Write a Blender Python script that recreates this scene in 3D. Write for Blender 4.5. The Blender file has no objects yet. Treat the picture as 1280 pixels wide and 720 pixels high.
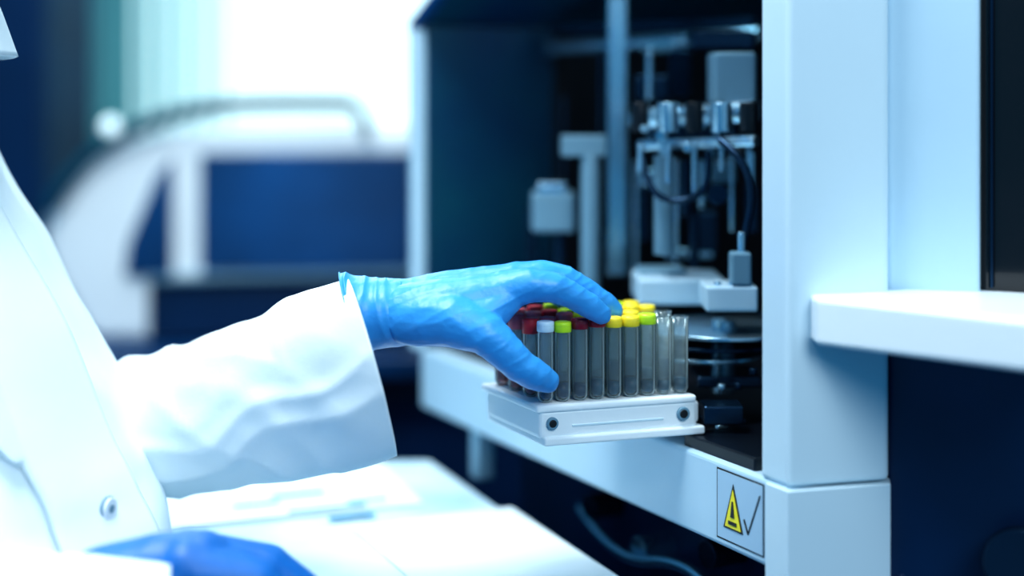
import bpy, bmesh, math, random
from mathutils import Vector, Matrix, noise
random.seed(7)
F=1780.0; H0=120.0; CZ=1.35
def P(px,py,d): return Vector(((px-640)/F*d, d, CZ-(py-H0)/F*d))
sc=bpy.context.scene
# ---------------- materials ----------------
def mat(name,col,rough=.5,metal=0.0,bump=0.0,bscale=50,emis=None,estr=0,var=0.0,coat=0,vscale=4,stretch=None,col2=None,bdist=.004):
    m=bpy.data.materials.new(name); m.use_nodes=True; nt=m.node_tree; b=nt.nodes['Principled BSDF']
    b.inputs['Base Color'].default_value=(*col,1); b.inputs['Roughness'].default_value=rough; b.inputs['Metallic'].default_value=metal
    if coat: b.inputs['Coat Weight'].default_value=coat
    tc=nt.nodes.new('ShaderNodeTexCoord')
    if var>0 or col2:
        n=nt.nodes.new('ShaderNodeTexNoise'); n.inputs['Scale'].default_value=vscale; n.inputs['Detail'].default_value=4
        nt.links.new(tc.outputs['Object'],n.inputs['Vector'])
        r=nt.nodes.new('ShaderNodeValToRGB')
        c2=col2 if col2 else tuple(min(1,c*(1+var)) for c in col)
        c1=col if col2 else tuple(c*(1-var) for c in col)
        r.color_ramp.elements[0].color=(*c1,1); r.color_ramp.elements[0].position=.35
        r.color_ramp.elements[1].color=(*c2,1); r.color_ramp.elements[1].position=.65
        nt.links.new(n.outputs['Fac'],r.inputs['Fac']); nt.links.new(r.outputs['Color'],b.inputs['Base Color'])
    if bump>0:
        mp=nt.nodes.new('ShaderNodeMapping'); 
        if stretch: mp.inputs['Scale'].default_value=stretch
        nt.links.new(tc.outputs['Object'],mp.inputs['Vector'])
        n2=nt.nodes.new('ShaderNodeTexNoise'); n2.inputs['Scale'].default_value=bscale; n2.inputs['Detail'].default_value=5
        nt.links.new(mp.outputs['Vector'],n2.inputs['Vector'])
        bp=nt.nodes.new('ShaderNodeBump'); bp.inputs['Strength'].default_value=bump; bp.inputs['Distance'].default_value=bdist
        nt.links.new(n2.outputs['Fac'],bp.inputs['Height']); nt.links.new(bp.outputs['Normal'],b.inputs['Normal'])
    if emis:
        b.inputs['Emission Color'].default_value=(*emis,1); b.inputs['Emission Strength'].default_value=estr
    return m
M_coat=mat('coat_cotton',(.82,.91,.95),.85,bump=.3,bscale=25,var=.02)
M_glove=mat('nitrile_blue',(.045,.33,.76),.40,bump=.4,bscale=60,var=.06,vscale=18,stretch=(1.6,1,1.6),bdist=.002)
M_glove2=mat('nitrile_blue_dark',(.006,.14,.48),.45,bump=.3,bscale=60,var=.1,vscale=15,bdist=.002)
M_skin=mat('skin',(.62,.33,.24),.5,bump=.1,bscale=200,var=.05)
M_hair=mat('hair',(.03,.02,.015),.5,bump=.5,bscale=120)
M_white=mat('white_enamel',(.62,.78,.87),.32,var=.02,coat=.2)
M_bar=mat('pale_blue_enamel',(.49,.68,.81),.4,var=.03,coat=.2)
M_plast=mat('white_plastic',(.86,.93,.97),.35,bump=.05,bscale=150,var=.02)
M_black=mat('black_plastic',(.001,.004,.010),.35,var=.2)
M_blackmat=mat('black_interior',(.0006,.003,.010),.7,var=.3)
M_navy=mat('navy_panel',(.002,.025,.085),.35,var=.25)
M_cab=mat('cabinet_laminate',(.004,.05,.10),.9,var=.25)
M_navy2=mat('navy_window',(.002,.05,.16),.35,var=.7,vscale=2)
M_teal=mat('teal_panel',(.001,.035,.095),.35,col2=(.003,.070,.11),vscale=4)
M_dark=mat('tinted_door',(.008,.006,.007),.12,var=.3,coat=.5)
M_steel=mat('brushed_steel',(.46,.68,.82),.22,metal=.9,var=.1,bump=.05)
M_grey=mat('grey_block',(.16,.30,.40),.4,var=.08)
M_dsteel=mat('dark_steel',(.012,.04,.08),.22,metal=.75,var=.2)
M_bench=mat('bench_laminate',(.42,.64,.80),.35,col2=(.66,.82,.90),vscale=7)  # two-tone noise paints blurred reflections and bluish shading into the laminate
M_paper=mat('paper',(.80,.90,.95),.8,var=.02)
M_strip=mat('strip_blue',(.16,.42,.62),.8,var=.2,vscale=30)
M_wall=mat('wall_paint',(.03,.22,.30),.8,var=.1)
M_floor=mat('floor_vinyl',(.01,.06,.14),.5,var=.15)
M_win=mat('window_daylight',(.9,1,1),.5,emis=(.74,.98,1.0),estr=.98)
M_glowslat=mat('glow_slat',(.10,.38,.42),.8,emis=(.2,.6,.62),estr=.2)  # self-glowing teal imitates window brightness fading sideways
M_yel=mat('sticker_yellow',(1.0,.82,.02),.4,var=.02)
M_ink=mat('ink_black',(.005,.008,.012),.5,var=.1)
M_stick=mat('sticker_face',(.42,.60,.75),.4,var=.02)
M_lamp=mat('lamp_lens',(.9,1,1),.3,emis=(.7,.92,1),estr=.9)
CAP={'red':mat('cap_red',(.60,.03,.05),.35,var=.05),'maroon':mat('cap_maroon',(.20,.010,.03),.3,var=.05),
 'yg':mat('cap_yellow_green',(.55,.85,.03),.35,var=.05),'yel':mat('cap_yellow',(.95,.75,.04),.35,var=.05),
 'wh':mat('cap_white',(.62,.80,.90),.35,var=.05),'pink':mat('cap_pink',(.75,.16,.20),.35,var=.05)}
M_liq=mat('liquid_dark',(.01,.05,.14),.2,var=.1); M_liqr=mat('liquid_red',(.45,.05,.06),.2,var=.1)
M_serum=mat('liquid_serum',(.03,.12,.20),.2,var=.1)
def glassmat(name,tint,edge):
    m=bpy.data.materials.new(name); m.use_nodes=True; nt=m.node_tree; nt.nodes.clear()
    o=nt.nodes.new('ShaderNodeOutputMaterial'); t=nt.nodes.new('ShaderNodeBsdfTransparent'); g=nt.nodes.new('ShaderNodeBsdfGlossy')
    g.inputs['Roughness'].default_value=.10; g.inputs['Color'].default_value=(.95,1,1,1)
    lw=nt.nodes.new('ShaderNodeLayerWeight'); lw.inputs['Blend'].default_value=.5
    r=nt.nodes.new('ShaderNodeValToRGB'); r.color_ramp.elements[0].color=(*tint,1); r.color_ramp.elements[1].color=(*edge,1)
    r.color_ramp.elements[0].position=.65; r.color_ramp.elements[1].position=.95
    nt.links.new(lw.outputs['Facing'],r.inputs['Fac']); nt.links.new(r.outputs['Color'],t.inputs['Color'])
    d=nt.nodes.new('ShaderNodeBsdfDiffuse'); d.inputs['Color'].default_value=(.82,.98,1.0,1)
    tl=nt.nodes.new('ShaderNodeBsdfTranslucent'); tl.inputs['Color'].default_value=(.82,.98,1.0,1)
    ad=nt.nodes.new('ShaderNodeMixShader'); ad.inputs['Fac'].default_value=.4; nt.links.new(d.outputs[0],ad.inputs[1]); nt.links.new(tl.outputs[0],ad.inputs[2])
    # facing ramp paints bright edge streaks into the glass as highlights
    k=nt.nodes.new('ShaderNodeValToRGB'); e=k.color_ramp.elements
    e[0].position=0; e[0].color=(.17,.17,.17,1); e[1].position=1; e[1].color=(.05,.05,.05,1)
    for pos,v in ((.30,.15),(.50,.60),(.66,.50),(.80,.10)):
        x=e.new(pos); x.color=(v,v,v,1)
    nt.links.new(lw.outputs['Facing'],k.inputs['Fac'])
    m1=nt.nodes.new('ShaderNodeMixShader'); nt.links.new(k.outputs['Color'],m1.inputs['Fac'])
    nt.links.new(t.outputs[0],m1.inputs[1]); nt.links.new(ad.outputs[0],m1.inputs[2])
    fr=nt.nodes.new('ShaderNodeFresnel'); fr.inputs['IOR'].default_value=1.55
    mx=nt.nodes.new('ShaderNodeMixShader'); nt.links.new(fr.outputs['Fac'],mx.inputs['Fac'])
    nt.links.new(m1.outputs[0],mx.inputs[1]); nt.links.new(g.outputs[0],mx.inputs[2]); nt.links.new(mx.outputs[0],o.inputs['Surface'])
    return m
M_glass=glassmat('tube_glass',(.98,1,1),(.20,.32,.40))
# ---------------- mesh helpers ----------------
def empty(name,loc=(0,0,0)):
    e=bpy.data.objects.new(name,None); sc.collection.objects.link(e); e.location=loc; e.empty_display_size=.05; return e
def fin(name,bm,m,parent=None,bevel=0,smooth=False,seg=3):
    bmesh.ops.recalc_face_normals(bm,faces=bm.faces[:])
    me=bpy.data.meshes.new(name); bm.to_mesh(me); bm.free()
    ob=bpy.data.objects.new(name,me); sc.collection.objects.link(ob)
    if m: me.materials.append(m)
    if smooth:
        for p in me.polygons: p.use_smooth=True
    if bevel>0:
        b=ob.modifiers.new('bevel','BEVEL'); b.width=bevel; b.segments=seg; b.limit_method='ANGLE'; b.angle_limit=math.radians(35)
    if parent:
        ob.parent=parent; ob.matrix_parent_inverse=Matrix.Translation(-parent.location)
    return ob
def add_prism(bm,bot,top):
    vb=[bm.verts.new(p) for p in bot]; vt=[bm.verts.new(p) for p in top]; n=len(vb)
    bm.faces.new(vb); bm.faces.new(vt[::-1])
    for i in range(n): bm.faces.new((vb[i],vb[(i+1)%n],vt[(i+1)%n],vt[i]))
def plan(name,pts,z0,z1,m,parent=None,bevel=.003):
    bm=bmesh.new(); add_prism(bm,[(p[0],p[1],z0) for p in pts],[(p[0],p[1],z1) for p in pts]); return fin(name,bm,m,parent,bevel)
def profile(name,pts,y0,y1,m,parent=None,bevel=.003,smooth=False):
    bm=bmesh.new(); add_prism(bm,[(p[0],y0,p[2]) for p in pts],[(p[0],y1,p[2]) for p in pts]); return fin(name,bm,m,parent,bevel,smooth)
def box(name,c,s,m,parent=None,bevel=.003,ang=0):
    bm=bmesh.new(); bmesh.ops.create_cube(bm,size=1); 
    bmesh.ops.scale(bm,vec=s,verts=bm.verts); bmesh.ops.rotate(bm,cent=(0,0,0),matrix=Matrix.Rotation(ang,3,'Z'),verts=bm.verts)
    bmesh.ops.translate(bm,vec=c,verts=bm.verts); return fin(name,bm,m,parent,bevel)
def add_cyl(bm,a,b,r1,r2=None,n=20):
    a=Vector(a);b=Vector(b); r2=r1 if r2 is None else r2; d=(b-a); q=d.to_track_quat('Z','Y').to_matrix()
    va=[];vb=[]
    for i in range(n):
        t=2*math.pi*i/n; o=q@Vector((math.cos(t),math.sin(t),0)); va.append(bm.verts.new(a+o*r1)); vb.append(bm.verts.new(b+o*r2))
    bm.faces.new(va[::-1]); bm.faces.new(vb)
    for i in range(n): bm.faces.new((va[i],va[(i+1)%n],vb[(i+1)%n],vb[i]))
def cyl(name,a,b,r,m,parent=None,r2=None,n=24,bevel=.001):
    bm=bmesh.new(); add_cyl(bm,a,b,r,r2,n); 
    ob=fin(name,bm,m,parent,bevel); 
    for p in ob.data.polygons: p.use_smooth=len(p.vertices)==4
    return ob
def pipe(name,pts,r,m,parent=None):
    cu=bpy.data.curves.new(name,'CURVE'); cu.dimensions='3D'; cu.bevel_depth=r; cu.bevel_resolution=4; cu.use_fill_caps=True
    sp=cu.splines.new('NURBS'); sp.points.add(len(pts)-1)
    for i,p in enumerate(pts): sp.points[i].co=(*p,1)
    sp.use_endpoint_u=True; sp.order_u=3; cu.resolution_u=12
    ob=bpy.data.objects.new(name,cu); sc.collection.objects.link(ob); cu.materials.append(m)
    if parent: ob.parent=parent; ob.matrix_parent_inverse=Matrix.Translation(-parent.location)
    return ob
def lathe(bm,c,prof,n=24,mi=0):
    rings=[]
    for r,z in prof: rings.append([bm.verts.new((c[0]+r*math.cos(2*math.pi*i/n),c[1]+r*math.sin(2*math.pi*i/n),c[2]+z)) for i in range(n)])
    for k in range(len(rings)-1):
        for i in range(n):
            f=bm.faces.new((rings[k][i],rings[k][(i+1)%n],rings[k+1][(i+1)%n],rings[k+1][i])); f.material_index=mi; f.smooth=True
    return rings
def cr(p0,p1,p2,p3,t):
    return .5*((2*p1)+(-p0+p2)*t+(2*p0-5*p1+4*p2-p3)*t*t+(-p0+3*p1-3*p2+p3)*t*t*t)
def loft(name,rings,m,parent,n=96,steps=12,disp=None,thick=.003,cap=False,arc=None):
    rr=[tuple(Vector(v) for v in r) for r in rings]; full=[]
    for i in range(len(rr)-1):
        a=rr[max(i-1,0)];b=rr[i];c=rr[i+1];d=rr[min(i+2,len(rr)-1)]
        for k in range(steps): full.append(tuple(cr(a[j],b[j],c[j],d[j],k/steps) for j in range(3)))
    full.append(rr[-1]); bm=bmesh.new(); grid=[]
    L=len(full)-1
    for i,(c,a,b) in enumerate(full):
        row=[]
        aa=arc(i/L) if callable(arc) else arc
        for k in range(n+(1 if arc else 0)):
            t=2*math.pi*k/n if not arc else aa[0]+(aa[1]-aa[0])*k/n
            p=c+a*math.cos(t)+b*math.sin(t); o=(p-c).normalized()
            if disp: p=p+o*disp(i/L,t,p)
            row.append(bm.verts.new(p))
        grid.append(row)
    for i in range(L):
        for k in range(n):
            k2=k+1 if arc else (k+1)%n
            bm.faces.new((grid[i][k],grid[i][k2],grid[i+1][k2],grid[i+1][k]))
    if cap: bm.faces.new(grid[0]); bm.faces.new(grid[-1][::-1])
    ob=fin(name,bm,m,parent,0,True)
    if thick: s=ob.modifiers.new('thick','SOLIDIFY'); s.thickness=thick; s.offset=-1
    return ob
def capsule(bm,a,b,ra,rb):
    a=Vector(a);b=Vector(b); t=bmesh.new()
    for c,r in ((a,ra),(b,rb)):
        x=bmesh.ops.create_icosphere(t,subdivisions=3,radius=r); bmesh.ops.translate(t,vec=c,verts=x['verts'])
    h=bmesh.ops.convex_hull(t,input=t.verts[:])
    bmesh.ops.delete(t,geom=[v for v in t.verts if not v.link_faces],context='VERTS')
    me=bpy.data.meshes.new('t'); t.to_mesh(me); t.free(); bm.from_mesh(me); bpy.data.meshes.remove(me)
def organic(name,chains,m,parent,voxel=.0015,smooth=6,disp=None):
    bm=bmesh.new()
    for ch in chains:
        for i in range(len(ch)-1): capsule(bm,ch[i][0],ch[i+1][0],ch[i][1],ch[i+1][1])
    me=bpy.data.meshes.new(name); bm.to_mesh(me); bm.free(); ob=bpy.data.objects.new(name+'_tmp',me); sc.collection.objects.link(ob)
    r=ob.modifiers.new('r','REMESH'); r.mode='VOXEL'; r.voxel_size=voxel; r.use_smooth_shade=True
    s=ob.modifiers.new('s','SMOOTH'); s.factor=.5; s.iterations=smooth
    dg=bpy.context.evaluated_depsgraph_get(); dg.update(); nm=bpy.data.meshes.new_from_object(ob.evaluated_get(dg)); nm.name=name
    bpy.data.objects.remove(ob)
    if disp:
        nn=[v.normal.copy() for v in nm.vertices]
        for v,no in zip(nm.vertices,nn): v.co=v.co+no*disp(v.co)
    for p in nm.polygons: p.use_smooth=True
    nm.materials.clear(); nm.materials.append(m); o=bpy.data.objects.new(name,nm); sc.collection.objects.link(o)
    o.parent=parent; o.matrix_parent_inverse=Matrix.Translation(-parent.location); return o
def ridge(x,y,z,pw=3): return (1-abs(noise.noise(Vector((x,y,z)))))**pw
# ---------------- room ----------------
box('floor',(0,2.5,-.05),(7,8,.1),M_floor,bevel=0)
wy=5.0
a=P(150,0,wy).x; b=P(600,0,wy).x; zs=P(0,205,wy).z
bm=bmesh.new()
for (x0,x1,z0,z1) in ((-3.5,a,0,3.2),(b,3.5,0,3.2),(a,b,0,zs),(a,b,2.9,3.2)):
    add_prism(bm,[(x0,wy,z0),(x1,wy,z0),(x1,wy,z1),(x0,wy,z1)],[(x0,wy+.1,z0),(x1,wy+.1,z0),(x1,wy+.1,z1),(x0,wy+.1,z1)])
fin('wall_back',bm,M_wall)
w=empty('window_1',(0,wy,2))
box('daylight_pane',((a+b)/2,wy+.08,(zs+2.9)/2),(b-a,.01,2.9-zs),M_win,w,0)
for x in (a,(a+b)/2+1.0,b): box('mullion',(x,wy+.02,(zs+2.9)/2),(.05,.06,2.9-zs),M_cab,w)
box('sill',((a+b)/2,wy-.03,zs),(b-a+.1,.14,.04),M_white,w)
bl=empty('window_glow_slats',(a,wy-.1,2))  # added slats and rail, build the light gradient beside the window
for k in range(9): box('slat_%d'%k,(a-.12+.062*k,wy-.12,2.05),(.060-.005*k,.006,1.7),M_glowslat,bl,.001,ang=.1)
box('slat_rail',(a+.12,wy-.12,2.92),(.7,.06,.05),M_white,bl)
cab=empty('storage_cabinet',(-1.3,3.6,0))
x0=P(-260,0,3.6).x; x1=P(62,0,3.6).x
box('carcass',((x0+x1)/2,3.8,1.1),(x1-x0,.4,2.2),M_cab,cab,.01)
box('door_left',((x0*.75+x1*.25),3.59,1.1),((x1-x0)*.47,.02,2.1),M_navy,cab,.004)
box('door_right',((x0*.25+x1*.75),3.59,1.1),((x1-x0)*.47,.02,2.1),M_navy,cab,.004)
for s in(-1,1): cyl('handle%d'%s,((x0+x1)/2+s*.03,3.57,1.0),((x0+x1)/2+s*.03,3.57,1.2),.006,M_steel,cab)
rb=empty('rear_counter',(-.2,2.8,0))
box('counter_top',(-.35,2.85,.88),(2.4,.75,.04),M_navy2,rb,.006)
box('cupboards',(-.35,2.9,.43),(2.36,.62,.86),M_navy,rb,.004)
for k in range(4): box('cupboard_door_%d'%k,(-1.2+.57*k,2.57,.45),(.54,.02,.74),M_navy,rb,.004)
ra=empty('hooded_analyzer',(-.4,2.6,.9)); D=2.6
shell=[P(x,y,D) for x,y in ((112,427),(64,345),(52,300),(55,268),(72,232),(105,200),(150,178),(205,166),(300,160),(545,156),(545,427))]
profile('hood_shell',shell,D,D+.45,M_plast,ra,.02)
profile('window_main',[P(x,y,D-.01) for x,y in ((250,192),(517,190),(517,338),(250,340))],D-.012,D+.01,M_navy2,ra,.006)
profile('window_left',[P(x,y,D-.01) for x,y in ((178,262),(196,220),(215,198),(215,345),(155,345),(160,305))],D-.012,D+.01,M_navy2,ra,.004)
profile('lower_window',[P(x,y,D-.01) for x,y in ((185,352),(517,348),(517,424),(185,424))],D-.012,D+.01,M_navy,ra,.006)
profile('shelf_strip',[P(x,y,D-.02) for x,y in ((185,346),(517,338),(517,344),(185,352))],D-.03,D+.01,M_grey,ra,.002)
pipe('hood_rim',[P(x,y,D-.02) for x,y in ((60,262),(95,205),(150,168),(230,138),(320,128),(440,130))],.014,M_teal,ra)
pipe('rim_stay',[P(440,130,D-.02),P(455,145,D-.02),P(460,165,D-.01)],.010,M_teal,ra)
bm=bmesh.new(); bmesh.ops.create_uvsphere(bm,u_segments=20,v_segments=12,radius=.016); bmesh.ops.translate(bm,vec=P(138,158,D-.03),verts=bm.verts); fin('indicator_lens',bm,M_lamp,ra,0,True)
cyl('indicator_stem',P(138,200,D+.03),P(138,160,D-.02),.006,M_grey,ra)
# ---------------- main bench ----------------
lb=empty('lab_bench',(-.1,1.5,.9)); bz=CZ-.45
pts=[(-.10,1.76),(.145,1.19),(-.27,1.19),(-.285,1.33),(-.35,1.43),(-.45,1.475),(-.85,1.48),(-.85,1.76)]
plan('worktop',pts,bz-.03,bz,M_bench,lb,.004)
plan('base_cabinet',[(-.13,1.73),(-.02,1.5),(-.18,1.47),(-.82,1.5),(-.82,1.73)],.0,bz-.031,M_navy,lb,.003)
pp=empty('paper_sheets',(-.1,1.5,bz))
def sheet(cx,cy,w_,h_,ang,z,curl=.0012):
    bm=bmesh.new(); g=bmesh.ops.create_grid(bm,x_segments=12,y_segments=12,size=.5)
    for v in bm.verts:
        v.co.z=curl*(1+math.sin(v.co.x*5+ang*3))*abs(v.co.y)*1.5; v.co.x*=w_; v.co.y*=h_
    bmesh.ops.rotate(bm,cent=(0,0,0),matrix=Matrix.Rotation(ang,3,'Z'),verts=bm.verts); bmesh.ops.translate(bm,vec=(cx,cy,z),verts=bm.verts)
    fin('sheet',bm,M_paper,pp,0,True)
sheet(-.03,1.40,.18,.26,.42,bz+.001); sheet(-.30,1.60,.36,.20,.35,bz+.001)
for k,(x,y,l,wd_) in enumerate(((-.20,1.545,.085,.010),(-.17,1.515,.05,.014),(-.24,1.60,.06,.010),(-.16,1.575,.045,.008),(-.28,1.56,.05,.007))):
    box('blue_strip_%d'%k,(x,y,bz+.0032),(l,wd_,.0004),M_strip,pp,0,ang=.35)  # flat blue strips laid on the sheets, forming the smear
# ---------------- main analyser ----------------
A=empty('laboratory_analyzer',(.2,1.4,.9))
O=Vector((.1805,1.25)); T=Vector((.471,-.882)); N=Vector((.882,.471))
def MF(s,w): v=O+T*s+N*w; return (v.x,v.y)
def MZ(s,w,z): v=MF(s,w); return Vector((v[0],v[1],CZ+z))
def mbox(name,s0,s1,w0,w1,z0,z1,m,bevel=.003): return plan(name,[MF(s0,w0),MF(s1,w0),MF(s1,w1),MF(s0,w1)],CZ+z0,CZ+z1,m,A,bevel)
mbox('front_rail',-.63,.094,0,.03,-.394,-.32,M_bar,.004)
mbox('deck',-.62,.09,.012,.55,-.345,-.3215,M_blackmat,.002)
mbox('lower_recess',-.55,.12,.10,.5,-1.3,-.40,M_navy,.004)
mbox('end_wall_front',-.64,-.62,.004,.19,-.32,.09,M_teal,.003)
mbox('end_wall_rear',-.64,-.62,.19,.6,-.32,.09,M_blackmat,.003)
mbox('back_wall',-.64,.5,.6,.62,-.345,.6,M_blackmat,.003)
mbox('underside',-.62,.09,.03,.55,-.40,-.346,M_navy,.002)
mbox('corner_post',-.64,-.622,-.012,.006,-.32,.085,M_bar,.004)
def slab(name,pr,w0,w1,m,bevel=.002):
    bm=bmesh.new(); add_prism(bm,[MZ(s,w0,z) for s,z in pr],[MZ(s,w1,z) for s,z in pr]); return fin(name,bm,m,A,bevel)
slab('hood_roof',[(-.64,.085),(-.50,.150),(-.2,.30),(.1,.34),(.1,.37),(-.2,.33),(-.50,.172),(-.64,.10)],.0,.6,M_teal)
slab('hood_edge',[(-.64,.082),(-.50,.147),(-.2,.297),(-.2,.315),(-.50,.160),(-.64,.094)],-.012,.004,M_navy2)
c1=MF(.0600,0); c2=MF(.0964,0); c3=(.3135,1.187)
plan('column_upper',[c1,c2,c3,(c3[0]+.02,c3[1]+.08),MF(.0600,.13)],CZ-.3205,CZ+.6,M_white,A,.004)
plan('column_lower',[MF(.070,-.003),MF(.100,-.003),(c3[0]+.001,c3[1]-.004),(c3[0]+.02,c3[1]+.08),MF(.070,.13)],CZ-1.2,CZ-.3225,M_white,A,.004)
q0=P(1109,0,1.205); q1=P(1226,0,1.185)
plan('side_panel',[(q0.x,q0.y),(q1.x,q1.y),(q1.x+.02,q1.y+.1),(q0.x,q0.y+.1)],CZ-.19,CZ+.6,M_bar,A,.004)
q2=P(1228,0,1.195); q3=P(1500,0,1.12)
plan('tinted_door',[(q2.x,q2.y),(q3.x,q3.y),(q3.x+.02,q3.y+.1),(q2.x,q2.y+.1)],CZ-.19,CZ+.6,M_dark,A,.003)
q4=P(1238,0,1.188); plan('door_trim',[(q4.x,q4.y),(q4.x+.002,q4.y-.001),(q4.x+.003,q4.y+.02),(q4.x,q4.y+.02)],CZ-.16,CZ+.6,M_dsteel,A,0)
e0=P(1111,0,1.2); e1=P(1500,0,1.10)
plan('lower_door',[(e0.x,e0.y),(e1.x,e1.y),(e1.x+.02,e1.y+.1),(e0.x,e0.y+.1)],CZ-1.2,CZ-.19,M_navy,A,.003)
bm=bmesh.new(); add_cyl(bm,P(1275,705,1.12),P(1275,705,1.16),.028,.03,32); fin('latch_knob',bm,M_dsteel,A,.003)
s0=P(1020,0,1.15); s1=P(1420,0,.985)
plan('ledge',[(s0.x,s0.y),(s1.x,s1.y),(s1.x+.02,s1.y+.2),(.40,1.22),(.30,1.20),(s0.x,s0.y+.036)],CZ-.2015,CZ-.163,M_plast,A,.004)
def bx(name,px,py,d,w,h,t,m,bev=.002,ang=-.0):
    k=d/F; return box(name,P(px,py,d)+Vector((0,t/2,0)),(w*k,t,h*k),m,A,bev,ang)
def vc(name,px,y0,y1,d,wpx,m): return cyl(name,P(px,y1,d),P(px,y0,d),wpx/2*d/F,m,A)
cyl('gantry_rod',P(688,60,1.85),P(950,44,1.62),.009,M_steel,A); 
box('gantry_beam',(P(690,45,1.87)+P(950,20,1.64))/2,(.30,.02,.012),M_dsteel,A,.002,math.atan2(-.23,.28))
bx('linear_rail',772,170,1.66,24,350,.02,M_steel)
vc('probe_housing',738,190,378,1.60,24,M_grey)
bx('housing_head',730,183,1.59,56,26,.04,M_grey)
bx('pump_block',692,266,1.66,54,50,.05,M_grey,.004)
bx('pump_cap',690,236,1.66,36,16,.03,M_steel,.003)
vc('pump_pipe',700,290,420,1.68,12,M_dsteel)
bx('arm_carriage',868,160,1.50,110,34,.05,M_dsteel,.004)
cyl('arm_tube',P(795,150,1.52),P(945,138,1.42),.012,M_steel,A)
cyl('arm_tube_low',P(800,182,1.52),P(945,176,1.42),.006,M_steel,A)
for k,x in enumerate((800,835,868,902,936)):
    cyl('knob_%d'%k,P(x,165,1.46-.0005*(x-800)),P(x,128,1.46-.0005*(x-800)),.009+.002*(k%2),M_steel if k%2 else M_black,A)
    vc('needle_%d'%k,x,180,215+15*(k%3),1.45,7,M_steel)
vc('syringe_barrel',830,195,318,1.48,26,M_grey); vc('syringe_plunger',830,150,200,1.48,12,M_steel)
vc('syringe_b',858,200,270,1.52,16,M_dsteel)
bx('motor_box',919,98,1.44,54,66,.05,M_grey,.004)
bx('motor_mount',905,50,1.50,80,24,.05,M_dsteel,.004)
pipe('cable',[P(900,175,1.40),P(928,195,1.38),P(942,245,1.37),P(930,300,1.38),P(925,330,1.38)],.004,M_dsteel,A)
pipe('cable_b',[P(800,180,1.46),P(808,240,1.45),P(850,255,1.44),P(890,235,1.43),P(885,190,1.42)],.0035,M_dsteel,A)
cyl('round_gauge',P(897,243,1.47),P(897,243,1.44),.011,M_dsteel,A)
bx('sample_block',852,365,1.47,110,34,.08,M_bar,.004)
bx('sample_block_step',830,345,1.50,60,14,.05,M_grey,.003)
bx('clamp_block',915,374,1.36,66,32,.05,M_bar,.003)
for k,x in enumerate((897,915,933)): vc('clamp_pin_%d'%k,x,352,362,1.37,9,M_steel)
bx('clamp_bracket',927,337,1.36,26,42,.02,M_grey,.003)
vc('bracket_post',927,290,320,1.37,10,M_steel)
for k in range(3):
    c=P(905-12*k,412+15*k,1.42); cyl('reagent_disc_%d'%k,c,c+Vector((0,0,.004)),.075-.008*k,M_dsteel if k%2 else M_steel,A,n=48)
cyl('disc_spindle',P(905,440,1.42)+Vector((0,0,-.04)),P(905,400,1.42),.012,M_steel,A)
bx('track_guide',912,478,1.36,80,14,.06,M_dsteel,.002)
bx('track_block',905,520,1.30,50,24,.03,M_dsteel,.002)
for k,(px,py,d,w_,h_,m_) in enumerate(((815,110,1.62,40,30,M_dsteel),(850,92,1.66,26,60,M_dsteel),(880,290,1.60,34,50,M_dsteel),(862,318,1.62,60,12,M_steel),(800,268,1.66,22,70,M_dsteel),(758,300,1.72,40,22,M_dsteel),(720,390,1.72,70,14,M_dsteel),(905,215,1.55,30,26,M_grey),(810,222,1.60,20,20,M_steel),(940,262,1.50,16,60,M_dsteel),(665,300,1.76,14,90,M_dsteel),(835,60,1.70,60,10,M_grey))):
    bx('bracket_plate_%d'%k,px,py,d,w_,h_,.02,m_,.002)
for k,(px,y0,y1,d,w_,m_) in enumerate(((812,60,125,1.60,8,M_steel),(845,200,330,1.60,6,M_steel),(878,200,260,1.54,9,M_steel),(915,190,290,1.50,6,M_steel),(752,60,170,1.70,7,M_dsteel),(795,200,345,1.66,6,M_steel),(868,265,340,1.55,12,M_dsteel),(705,120,235,1.75,6,M_dsteel),(940,190,250,1.45,8,M_steel))):
    vc('guide_rod_%d'%k,px,y0,y1,d,w_,m_)
for k in range(10):
    px=800+random.random()*140; py=135+random.random()*60; d=1.44+random.random()*.06
    cyl('fitting_%d'%k,P(px,py,d),P(px,py,d-.012),.004+.003*random.random(),M_steel if k%2 else M_grey,A)
for k in range(9):
    px=868+random.random()*75; py=455+random.random()*110
    c=P(px,min(py,555),1.34); c.z=max(c.z,CZ-.318); cyl('track_screw_%d'%k,c,c+Vector((0,0,.006)),.004,M_dsteel if k%3 else M_steel,A)
for k in range(4): 
    v=MZ(.01+.014*k,.03,-.3215); cyl('roller_%d'%k,v+Vector((0,0,.006)),v+Vector((N.x*.05,N.y*.05,.006)),.005,M_dsteel,A)
mbox('loading_track',-.06,.045,.006,.10,-.3215,-.3085,M_black,.002)
mbox('support_leg',-.49,-.468,.0,.022,-.45,-.394,M_grey,.002)
for k,(s,z) in enumerate(((-.32,-.45),(-.22,-.47),(-.10,-.44),(-.02,-.46))):
    v=MZ(s,.06,z); cyl('drain_fitting_%d'%k,v,v+Vector((N.x*.045,N.y*.045,0)),.014,M_steel if k%2 else M_dsteel,A)
pipe('drain_hose',[MZ(-.35,.07,-.46),MZ(-.25,.05,-.49),MZ(-.12,.06,-.45),MZ(-.02,.05,-.50),MZ(.04,.07,-.47)],.006,M_steel,A)
def lab(name,poly,w,m,t=.0006):
    bm=bmesh.new(); add_prism(bm,[MZ(s,w,z) for s,z in poly],[MZ(s,w-t,z) for s,z in poly]); return fin(name,bm,m,A,0)
L0,L1,Z0,Z1=-.001,.0655,-.387,-.3255
lab('label_border',[(L0,Z0),(L1,Z0),(L1,Z1),(L0,Z1)],.0004,M_ink)
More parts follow.
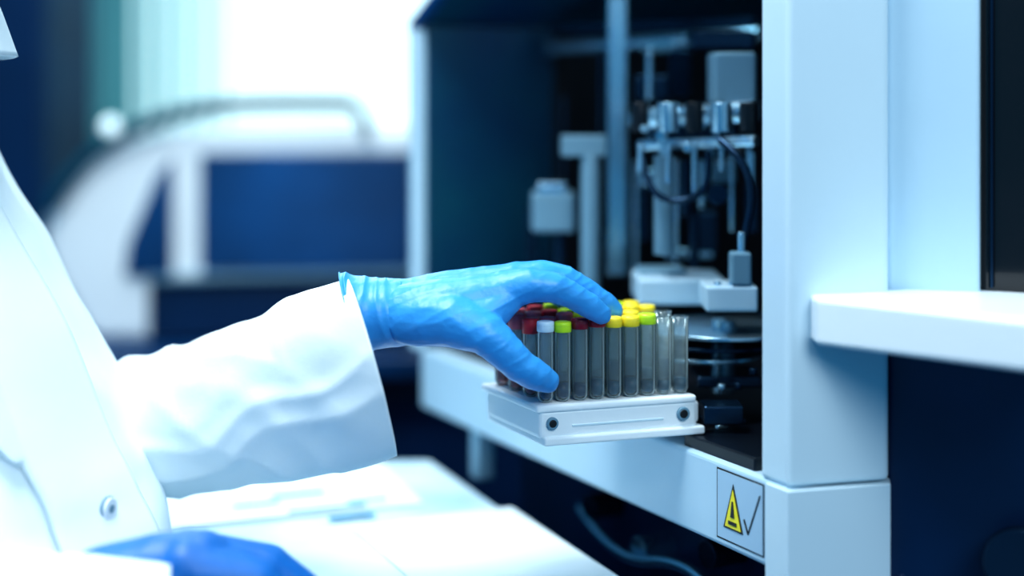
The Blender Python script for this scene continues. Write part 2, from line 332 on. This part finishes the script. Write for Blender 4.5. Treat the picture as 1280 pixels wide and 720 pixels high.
lab('label_face',[(L0+.0016,Z0+.0016),(L1-.0016,Z0+.0016),(L1-.0016,Z1-.0016),(L0+.0016,Z1-.0016)],-.0001,M_stick)
lab('warning_triangle_outline',[(.010,-.375),(.0375,-.375),(.0237,-.335)],-.0006,M_ink)
lab('warning_triangle',[(.0127,-.3733),(.0348,-.3733),(.0237,-.3400)],-.0011,M_yel)
lab('warning_symbol',[(.0210,-.364),(.0265,-.364),(.0245,-.350),(.023,-.350)],-.0016,M_ink)
lab('warning_symbol_base',[(.018,-.3705),(.0295,-.3705),(.0295,-.3675),(.018,-.3675)],-.0016,M_ink)
lab('label_tick_a',[(.038,-.362),(.0395,-.361),(.045,-.372),(.0435,-.373)],-.0006,M_ink)
lab('label_tick_b',[(.0435,-.373),(.045,-.373),(.0615,-.336),(.060,-.336)],-.0006,M_ink)
# ---------------- rack ----------------
R=empty('test_tube_rack',(.08,1.3,CZ-.3))
Ao=Vector((.0246,1.25)); U=Vector((.95,.31)).normalized(); V=Vector((-.45,.893)).normalized()
def RP(u,v,z): q=Ao+U*u+V*v; return Vector((q.x,q.y,CZ+z))
def rbox(name,u0,u1,v0,v1,z0,z1,m,bevel=.003,par=R):
    bm=bmesh.new(); add_prism(bm,[RP(u0,v0,z0),RP(u1,v0,z0),RP(u1,v1,z0),RP(u0,v1,z0)],[RP(u0,v0,z1),RP(u1,v0,z1),RP(u1,v1,z1),RP(u0,v1,z1)]); return fin(name,bm,m,par,bevel)
rbox('rack_body',0,.152,.0,.108,-.302,-.276,M_plast,.004)
rbox('rack_foot',.003,.158,-.003,.112,-.3078,-.300,M_plast,.002)
rbox('top_deck',-.004,.150,-.002,.112,-.2785,-.2715,M_plast,.0025)
rbox('end_lug',.150,.160,.01,.09,-.300,-.280,M_plast,.003)
for k,(u,r) in enumerate(((.011,.0055),(.137,.0062))):
    c=RP(u,-.0005,-.288); nrm=Vector((U.y,-U.x,0)); cyl('screw_collar_%d'%k,c-nrm*.004,c+nrm*.0025,r,M_grey,R); cyl('screw_hole_%d'%k,c,c+nrm*.003,r*.66,M_ink,R)
rbox('label_recess',.03,.118,-.0008,.002,-.2925,-.2905,M_white,.0005)
TT=empty('test_tubes',(.08,1.3,CZ-.23))
fr=['wh','yg','maroon','red','yel','yel','yg',None,None]
gb=bmesh.new(); capb={}; lq={}
NJ=4
for i in range(9):
    for j in range(NJ):
        c=RP(.0105+.0163*i,.011+.0285*j,0); r=.0072+(.0006 if i in(5,6,8) else 0); zt=-.2015+(.0012 if (i+j)%3==0 else 0)
        if i<=1: zt-=.002
        zb=-.272; h=zt-zb; cc=(c.x,c.y,c.z+zb)
        lathe(gb,cc,[(.0005,.0005),(r*.6,.001),(r*.9,.003),(r,.006),(r,h-.002),(r+.0006,h-.001),(r+.0003,h),(r-.0008,h)],32)
        if j==0: col=fr[i]
        elif i==0: col=['','red','pink','red'][j]
        elif i<=2: col=random.choice(['red','pink','red'])
        elif i<=4: col=random.choice(['maroon','yel','yg'])
        else: col=random.choice(['yel','yel','yg','yel'])
        if i>=7 and j<2: col=None
        if col:
            b=capb.setdefault(col,bmesh.new()); hh=.0105 if (col in('red','pink') and j>0) else .006
            lathe(b,cc,[(.0002,h+.003),(r-.002,h+.003),(r+.0002,h+.0025),(r+.0006,h+.001),(r+.0006,h-hh),(r+.0001,h-hh-.0005),(r-.0001,h-hh)],20)
        lh=random.choice([.008,.012,.02]); k='r' if (i==0 and j>0) else ('s' if (i+j)%3 else 'd')
        if j==0: lh=[.012,.009,.007,.011,.007,.010,.006,.005,.007][i]; k='d' if i<3 else 's'
        if j>1 and i>2: continue
        b=lq.setdefault(k,bmesh.new()); rr=r-.0008; lathe(b,cc,[(.0003,.0035),(rr*.6,.004),(rr,.008),(rr,.008+lh),(.0002,.008+lh)],16)
fin('tube_glass',gb,M_glass,TT,0,True)
for k,b in capb.items(): fin('caps_'+k,b,CAP[k],TT,0,True)
for k,b in lq.items(): fin('liquid_'+k,b,{'r':M_liqr,'s':M_serum,'d':M_liq}[k],TT,0,True)
# ---------------- technician ----------------
H=empty('lab_technician',(-.5,1.25,1.0))
def fold(amp,fu,ft,seed,ridg=.5):
    def f(u,t,p):
        x,y=math.cos(t)*ft,math.sin(t)*ft
        return amp*(noise.noise(Vector((u*fu+x*.6,y+seed,x)))+ridg*(ridge(u*fu*1.3+x,x*1.1,y*1.1+seed*2,2)-.5))
    return f
f_=Vector((.94,-.34,0)); l_=Vector((.34,.94,0))
def TR(z,cx,a,b,cy=1.22): return (Vector((cx,cy,CZ+z)),f_*a,l_*b)
tor=[TR(.075,-.57,.055,.065),TR(.05,-.578,.075,.12),TR(.02,-.594,.10,.170),TR(-.034,-.604,.110,.188),TR(-.123,-.567,.122,.195),TR(-.206,-.533,.133,.2),TR(-.288,-.507,.146,.2),TR(-.336,-.491,.154,.2),TR(-.411,-.480,.17,.2),TR(-.6,-.50,.185,.21),TR(-.85,-.51,.20,.235)]
loft('coat_body',tor,M_coat,H,n=160,steps=14,disp=lambda u,t,p:fold(.011,4,1.8,3.1,.9)(u,t,p)+.006*(ridge(p.x*10+p.z*3,p.y*10,p.z*6+2,2)-.5)+.003*(ridge(p.x*22,p.y*22,p.z*9+8,2)-.5),thick=.003)
plk=[(c,a*1.035,b*1.02) for c,a,b in tor[3:]]
loft('coat_placket',plk,M_coat,H,n=16,steps=10,disp=lambda u,t,p:.004*noise.noise(p*9)+.0065,thick=.003,arc=lambda u:(-.30-.04*math.sin(u*9),.30))
lap=[(tor[2][0]+Vector((0,0,.02)),tor[2][1]*1.12,tor[2][2]*1.0),(tor[3][0],tor[3][1]*1.12,tor[3][2]*1.04),(tor[4][0],tor[4][1]*1.09,tor[4][2]*1.04),(tor[5][0],tor[5][1]*1.08,tor[5][2]*1.04),(tor[6][0],tor[6][1]*1.07,tor[6][2]*1.03)]
loft('coat_lapel',lap,M_coat,H,n=20,steps=10,disp=lambda u,t,p:.007*(1-u*.5),thick=.003,arc=lambda u:(-.30-.50*(1-u)**.8*min(1,u*5+.35),-.10-.18*u))
cn=Vector((-.553,1.215,CZ))
loft('coat_collar',[(cn+Vector((-.005,0,.125)),f_*.068,l_*.068),(cn+Vector((0,0,.13)),f_*.078,l_*.078),(cn+Vector((.005,0,.09)),f_*.10,l_*.10),(cn+Vector((.01,0,.035)),f_*.112,l_*.125)],M_coat,H,n=64,steps=8,disp=lambda u,t,p:.003*noise.noise(p*12),thick=.004)
for k,z in enumerate((-.338,-.5)):
    for i in range(len(tor)-1):
        if tor[i][0].z>=CZ+z>=tor[i+1][0].z:
            t=(tor[i][0].z-CZ-z)/(tor[i][0].z-tor[i+1][0].z); c=tor[i][0].lerp(tor[i+1][0],t); a_=tor[i][1].lerp(tor[i+1][1],t); b_=tor[i][2].lerp(tor[i+1][2],t)
    th=.02; p=c+(a_*math.cos(th)*1.035+b_*math.sin(th)*1.02); o=(a_.normalized()*math.cos(th)+b_.normalized()*math.sin(th)).normalized(); p=p+o*.008
    cyl('button_%d'%k,p,p+o*.004,.009,M_plast,H); cyl('button_rim_%d'%k,p-o*.001,p+o*.002,.0102,M_grey,H); cyl('button_eye_%d'%k,p+o*.0042,p+o*.0046,.0035,M_grey,H)
def SR(tp,bt,d,side): 
    a=P(tp[0],tp[1],d);b=P(bt[0],bt[1],d); return ((a+b)/2,(a-b)/2,Vector(side))
sl=[(Vector((-.635,1.36,CZ+.0)),Vector((-.02,0,.045)),Vector((.02,.06,.0))),
    (Vector((-.625,1.38,CZ-.12)),Vector((.050,0,.035)),Vector((.0,.066,.0))),
    (Vector((-.555,1.41,CZ-.245)),Vector((.046,.0,.050)),Vector((-.01,.066,0))),
    SR((90,490),(105,640),1.40,(-.01,.062,0)),
    SR((150,455),(170,618),1.37,(-.01,.060,0)),SR((235,430),(270,604),1.335,(-.01,.058,0)),SR((310,400),(355,592),1.30,(-.01,.056,0)),
    SR((378,374),(428,578),1.27,(-.01,.053,0)),SR((437,353),(492,561),1.25,(-.012,.05,0))]
def sf(u,t,p):
    e=min(1,(1-u)*6)
    q=p+Vector((noise.noise(p*9),0,noise.noise(p*9+Vector((5,5,5)))))*.03
    v=.006*noise.noise(Vector((q.x*14,q.y*9,q.z*11)))+.011*(ridge(q.x*9+q.z*13,q.y*5,q.z*3+3,2)-.5)+.0065*(ridge(q.x*12-q.z*24,q.y*7,q.z*4+7,2)-.5)+.0012*noise.noise(p*40)
    return v*(.3+.7*e)
loft('reaching_sleeve',sl,M_coat,H,n=160,steps=16,disp=sf,thick=.0025)
organic('forearm',[[(Vector((-.38,1.38,CZ-.34)),.030),(P(350,450,1.285),.028),(P(440,405,1.262),.026),(P(470,392,1.258),.0265)]],M_skin,H,.003,4)
def C(*pts): return [(P(a,b,d),r) for a,b,d,r in pts]
hand=[C((474,392,1.262,.0300),(505,390,1.262,.0295),(545,386,1.262,.0285)),
 C((505,392,1.250,.026),(560,384,1.245,.0255),(630,366,1.248,.0185)),
 C((505,386,1.268,.026),(565,372,1.268,.0245),(640,353,1.272,.0175)),
 C((505,386,1.280,.024),(565,372,1.288,.021),(634,354,1.297,.0165)),
 C((505,390,1.285,.021),(560,380,1.303,.019),(618,362,1.318,.015)),
 C((515,398,1.243,.024),(565,400,1.230,.0235),(606,416,1.222,.0185)),
 C((606,416,1.222,.0185),(630,438,1.222,.0160),(650,457,1.226,.0145),(668,468,1.230,.0138),(684,476,1.236,.0105)),
 C((560,395,1.238,.022),(610,392,1.236,.0175),(632,372,1.245,.016)),
 C((630,364,1.248,.0180),(662,356,1.246,.0150),(692,359,1.248,.0135),(715,369,1.254,.0118),(736,382,1.262,.0112),(752,393,1.268,.0092)),
 C((640,352,1.272,.0172),(676,345,1.276,.0145),(706,350,1.282,.0132),(735,366,1.290,.0115),(755,379,1.295,.0108),(766,388,1.299,.0092)),
 C((634,353,1.297,.0162),(668,346,1.304,.0138),(698,351,1.310,.0125),(724,366,1.318,.0110),(742,376,1.322,.0102),(752,385,1.325,.0088)),
 C((618,361,1.318,.0150),(648,355,1.328,.0120),(674,359,1.336,.0108),(696,368,1.342,.0096),(708,376,1.345,.0088),(714,381,1.346,.0076))]
def hw(p):
    d=p.x; wr=max(0,1-abs(d+.11)/.05)
    w=.0013*wr*(ridge(p.x*60+p.z*24,p.y*12,p.z*10)-.4)
    w+=.0005*(ridge(p.x*26+p.z*40,p.y*26,p.z*20-p.x*25)-.45)
    w+=.0006*(ridge(p.x*45-p.z*95,p.y*40,p.z*20)-.4)
    return w
organic('left_glove',hand,M_glove,H,.0013,7,hw)
gc=[(P(437,391,1.262),Vector((-.010,0,.0355)),Vector((-.004,.041,0))),(P(443,391,1.262),Vector((-.009,0,.0350)),Vector((-.004,.040,0))),(P(460,392,1.262),Vector((-.006,0,.0325)),Vector((-.003,.037,0))),(P(480,392,1.262),Vector((-.003,0,.0310)),Vector((0,.036,0))),(P(505,390,1.263),Vector((-.001,0,.029)),Vector((0,.034,0)))]
loft('glove_cuff',gc,M_glove,H,n=120,steps=12,disp=lambda u,t,p:(.0032*(ridge(p.x*70+p.z*18,p.y*16,p.z*12)-.45)+.0014*noise.noise(p*60))*(1-u*.6)+(.0012 if u<.08 else 0),thick=.0008)
ns=[(Vector((-.56,1.08,CZ-.0)),Vector((-.02,0,.05)),Vector((0,.055,0))),(Vector((-.59,1.03,CZ-.12)),Vector((.062,0,.02)),Vector((0,.062,0))),(Vector((-.58,1.01,CZ-.26)),Vector((.058,0,.035)),Vector((0,.06,0))),
 (Vector((-.50,1.01,CZ-.365)),Vector((.02,0,.058)),Vector((0,.055,0))),(Vector((-.40,1.02,CZ-.385)),Vector((0,0,.052)),Vector((0,.053,0))),(Vector((-.31,1.04,CZ-.390)),Vector((0,0,.050)),Vector((0,.052,0))),(Vector((-.243,1.055,CZ-.405)),Vector((-.01,0,.055)),Vector((-.01,.052,0)))]
loft('near_sleeve',ns,M_coat,H,n=96,steps=12,disp=lambda u,t,p:.006*noise.noise(p*15)+.004*(ridge(p.x*12+p.z*9,p.y*9,p.z*8)-.4),thick=.0025)
def C3(*pts): return [(Vector((x+.022,y,CZ+z+.006)),r) for x,y,z,r in pts]
rh=[C3((-.33,1.07,-.375,.030),(-.29,1.08,-.368,.030),(-.26,1.085,-.365,.028)),
 C3((-.27,1.075,-.366,.027),(-.215,1.075,-.375,.019)),C3((-.27,1.09,-.364,.026),(-.21,1.098,-.372,.018)),C3((-.27,1.10,-.366,.024),(-.213,1.12,-.376,.017)),C3((-.27,1.11,-.37,.021),(-.22,1.138,-.384,.015)),
 C3((-.215,1.075,-.375,.0175),(-.188,1.07,-.395,.013),(-.180,1.068,-.42,.011),(-.185,1.068,-.438,.009)),
 C3((-.21,1.098,-.372,.0175),(-.178,1.10,-.392,.0135),(-.168,1.10,-.42,.0115),(-.174,1.10,-.440,.009)),
 C3((-.213,1.12,-.376,.0165),(-.184,1.126,-.396,.0125),(-.176,1.127,-.42,.011),(-.182,1.127,-.438,.009)),
 C3((-.22,1.138,-.384,.0145),(-.198,1.148,-.402,.011),(-.192,1.150,-.422,.0095),(-.197,1.150,-.436,.008)),
 C3((-.28,1.06,-.378,.022),(-.25,1.045,-.395,.017),(-.225,1.04,-.412,.0135),(-.208,1.043,-.425,.0105))]
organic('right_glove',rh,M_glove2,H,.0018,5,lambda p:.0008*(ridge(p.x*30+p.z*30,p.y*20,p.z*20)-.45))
hc=Vector((-.50,1.20,CZ+.275))
organic('neck',[[(Vector((-.56,1.22,CZ+.04)),.062),(Vector((-.54,1.212,CZ+.15)),.056),(hc+Vector((-.02,0,-.05)),.06)]],M_skin,H,.004,4)
head=[[(hc+Vector((-.02,0,.04)),.085),(hc+Vector((.01,-.004,.02)),.078)],[(hc+Vector((.015,-.005,-.03)),.062),(hc+Vector((.04,-.014,-.09)),.033)],
 [(hc+f_*.078+Vector((0,0,.012)),.010),(hc+f_*.098+Vector((0,0,-.025)),.013)],[(hc+f_*.074+l_*.018+Vector((0,0,-.058)),.008),(hc+f_*.074-l_*.018+Vector((0,0,-.058)),.008)]]
for s in(-1,1): head.append([(hc+l_*s*.078+f_*-.012+Vector((0,0,.015)),.014),(hc+l_*s*.076+f_*-.008+Vector((0,0,-.02)),.009)])
organic('head',head,M_skin,H,.003,5)
organic('hair',[[(hc+f_*-.028+Vector((0,0,.052)),.090),(hc+f_*-.035+Vector((0,0,.0)),.083)],[(hc+f_*-.07+Vector((0,0,-.01)),.05),(hc+f_*-.11+Vector((0,0,-.03)),.035)]],M_hair,H,.004,4)
for s in(-1,1):
    bm=bmesh.new(); bmesh.ops.create_uvsphere(bm,u_segments=16,v_segments=10,radius=.012); bmesh.ops.translate(bm,vec=hc+f_*.074+l_*s*.031+Vector((0,0,.012)),verts=bm.verts); fin('eye%d'%s,bm,M_paper,H,0,True)
organic('trousers',[[(Vector((-.53,1.14,CZ-.8)),.08),(Vector((-.54,1.14,.5)),.062),(Vector((-.55,1.14,.09)),.05)],[(Vector((-.53,1.31,CZ-.8)),.08),(Vector((-.54,1.31,.5)),.062),(Vector((-.55,1.31,.09)),.05)]],M_navy,H,.006,4)
for s in(1.14,1.31): organic('shoe',[[(Vector((-.56,s,.045)),.042),(Vector((-.40,s-.02,.035)),.033)]],M_black,H,.004,3)
# ---------------- lights ----------------
def area(name,loc,tgt,size,e,col,sy=None):
    l=bpy.data.lights.new(name,'AREA'); l.energy=e; l.size=size; l.color=col
    if sy: l.shape='RECTANGLE'; l.size_y=sy
    o=bpy.data.objects.new(name,l); sc.collection.objects.link(o); o.location=loc; o.rotation_euler=(Vector(tgt)-Vector(loc)).to_track_quat('-Z','Y').to_euler(); return o
area('overhead_area',(-.5,.95,2.9),(-.2,1.3,1.1),.7,38,(.92,.98,1))
area('overhead_area',(.7,-.4,2.3),(.2,1.3,1.0),.9,22,(.90,.98,1))  # added fill from behind the camera, brightens analyzer and rack
area('overhead_area',(-.4,1.9,3.1),(-.4,2.8,1.1),.8,18,(.88,.99,1))  # added to brighten the front of the hooded analyzer
area('window_light',(-.8,4.3,2.9),(-.1,1.4,1.1),1.4,32,(.75,.96,1))
area('interior_area',MZ(-.3,.25,.22),MZ(-.25,.2,-.3),.2,.5,(.5,.85,1))  # small bluish area light under the hood, aimed at the deck
wd=bpy.data.worlds.new('World'); sc.world=wd; wd.use_nodes=True; bg=wd.node_tree.nodes['Background']; bg.inputs[0].default_value=(.10,.54,.96,1); bg.inputs[1].default_value=.38
# ---------------- camera ----------------
cam=bpy.data.cameras.new('camera'); co=bpy.data.objects.new('camera',cam); sc.collection.objects.link(co); sc.camera=co
co.location=(0,0,CZ); co.rotation_euler=(math.radians(90),0,0); cam.sensor_width=36; cam.lens=F/1280*36; cam.shift_y=-(360-H0)/1280
cam.clip_start=.05; cam.dof.use_dof=True; cam.dof.focus_distance=1.255; cam.dof.aperture_fstop=1.1
sc.view_settings.view_transform='Standard'
try: sc.view_settings.look='Medium High Contrast'
except Exception as ex: print(ex)
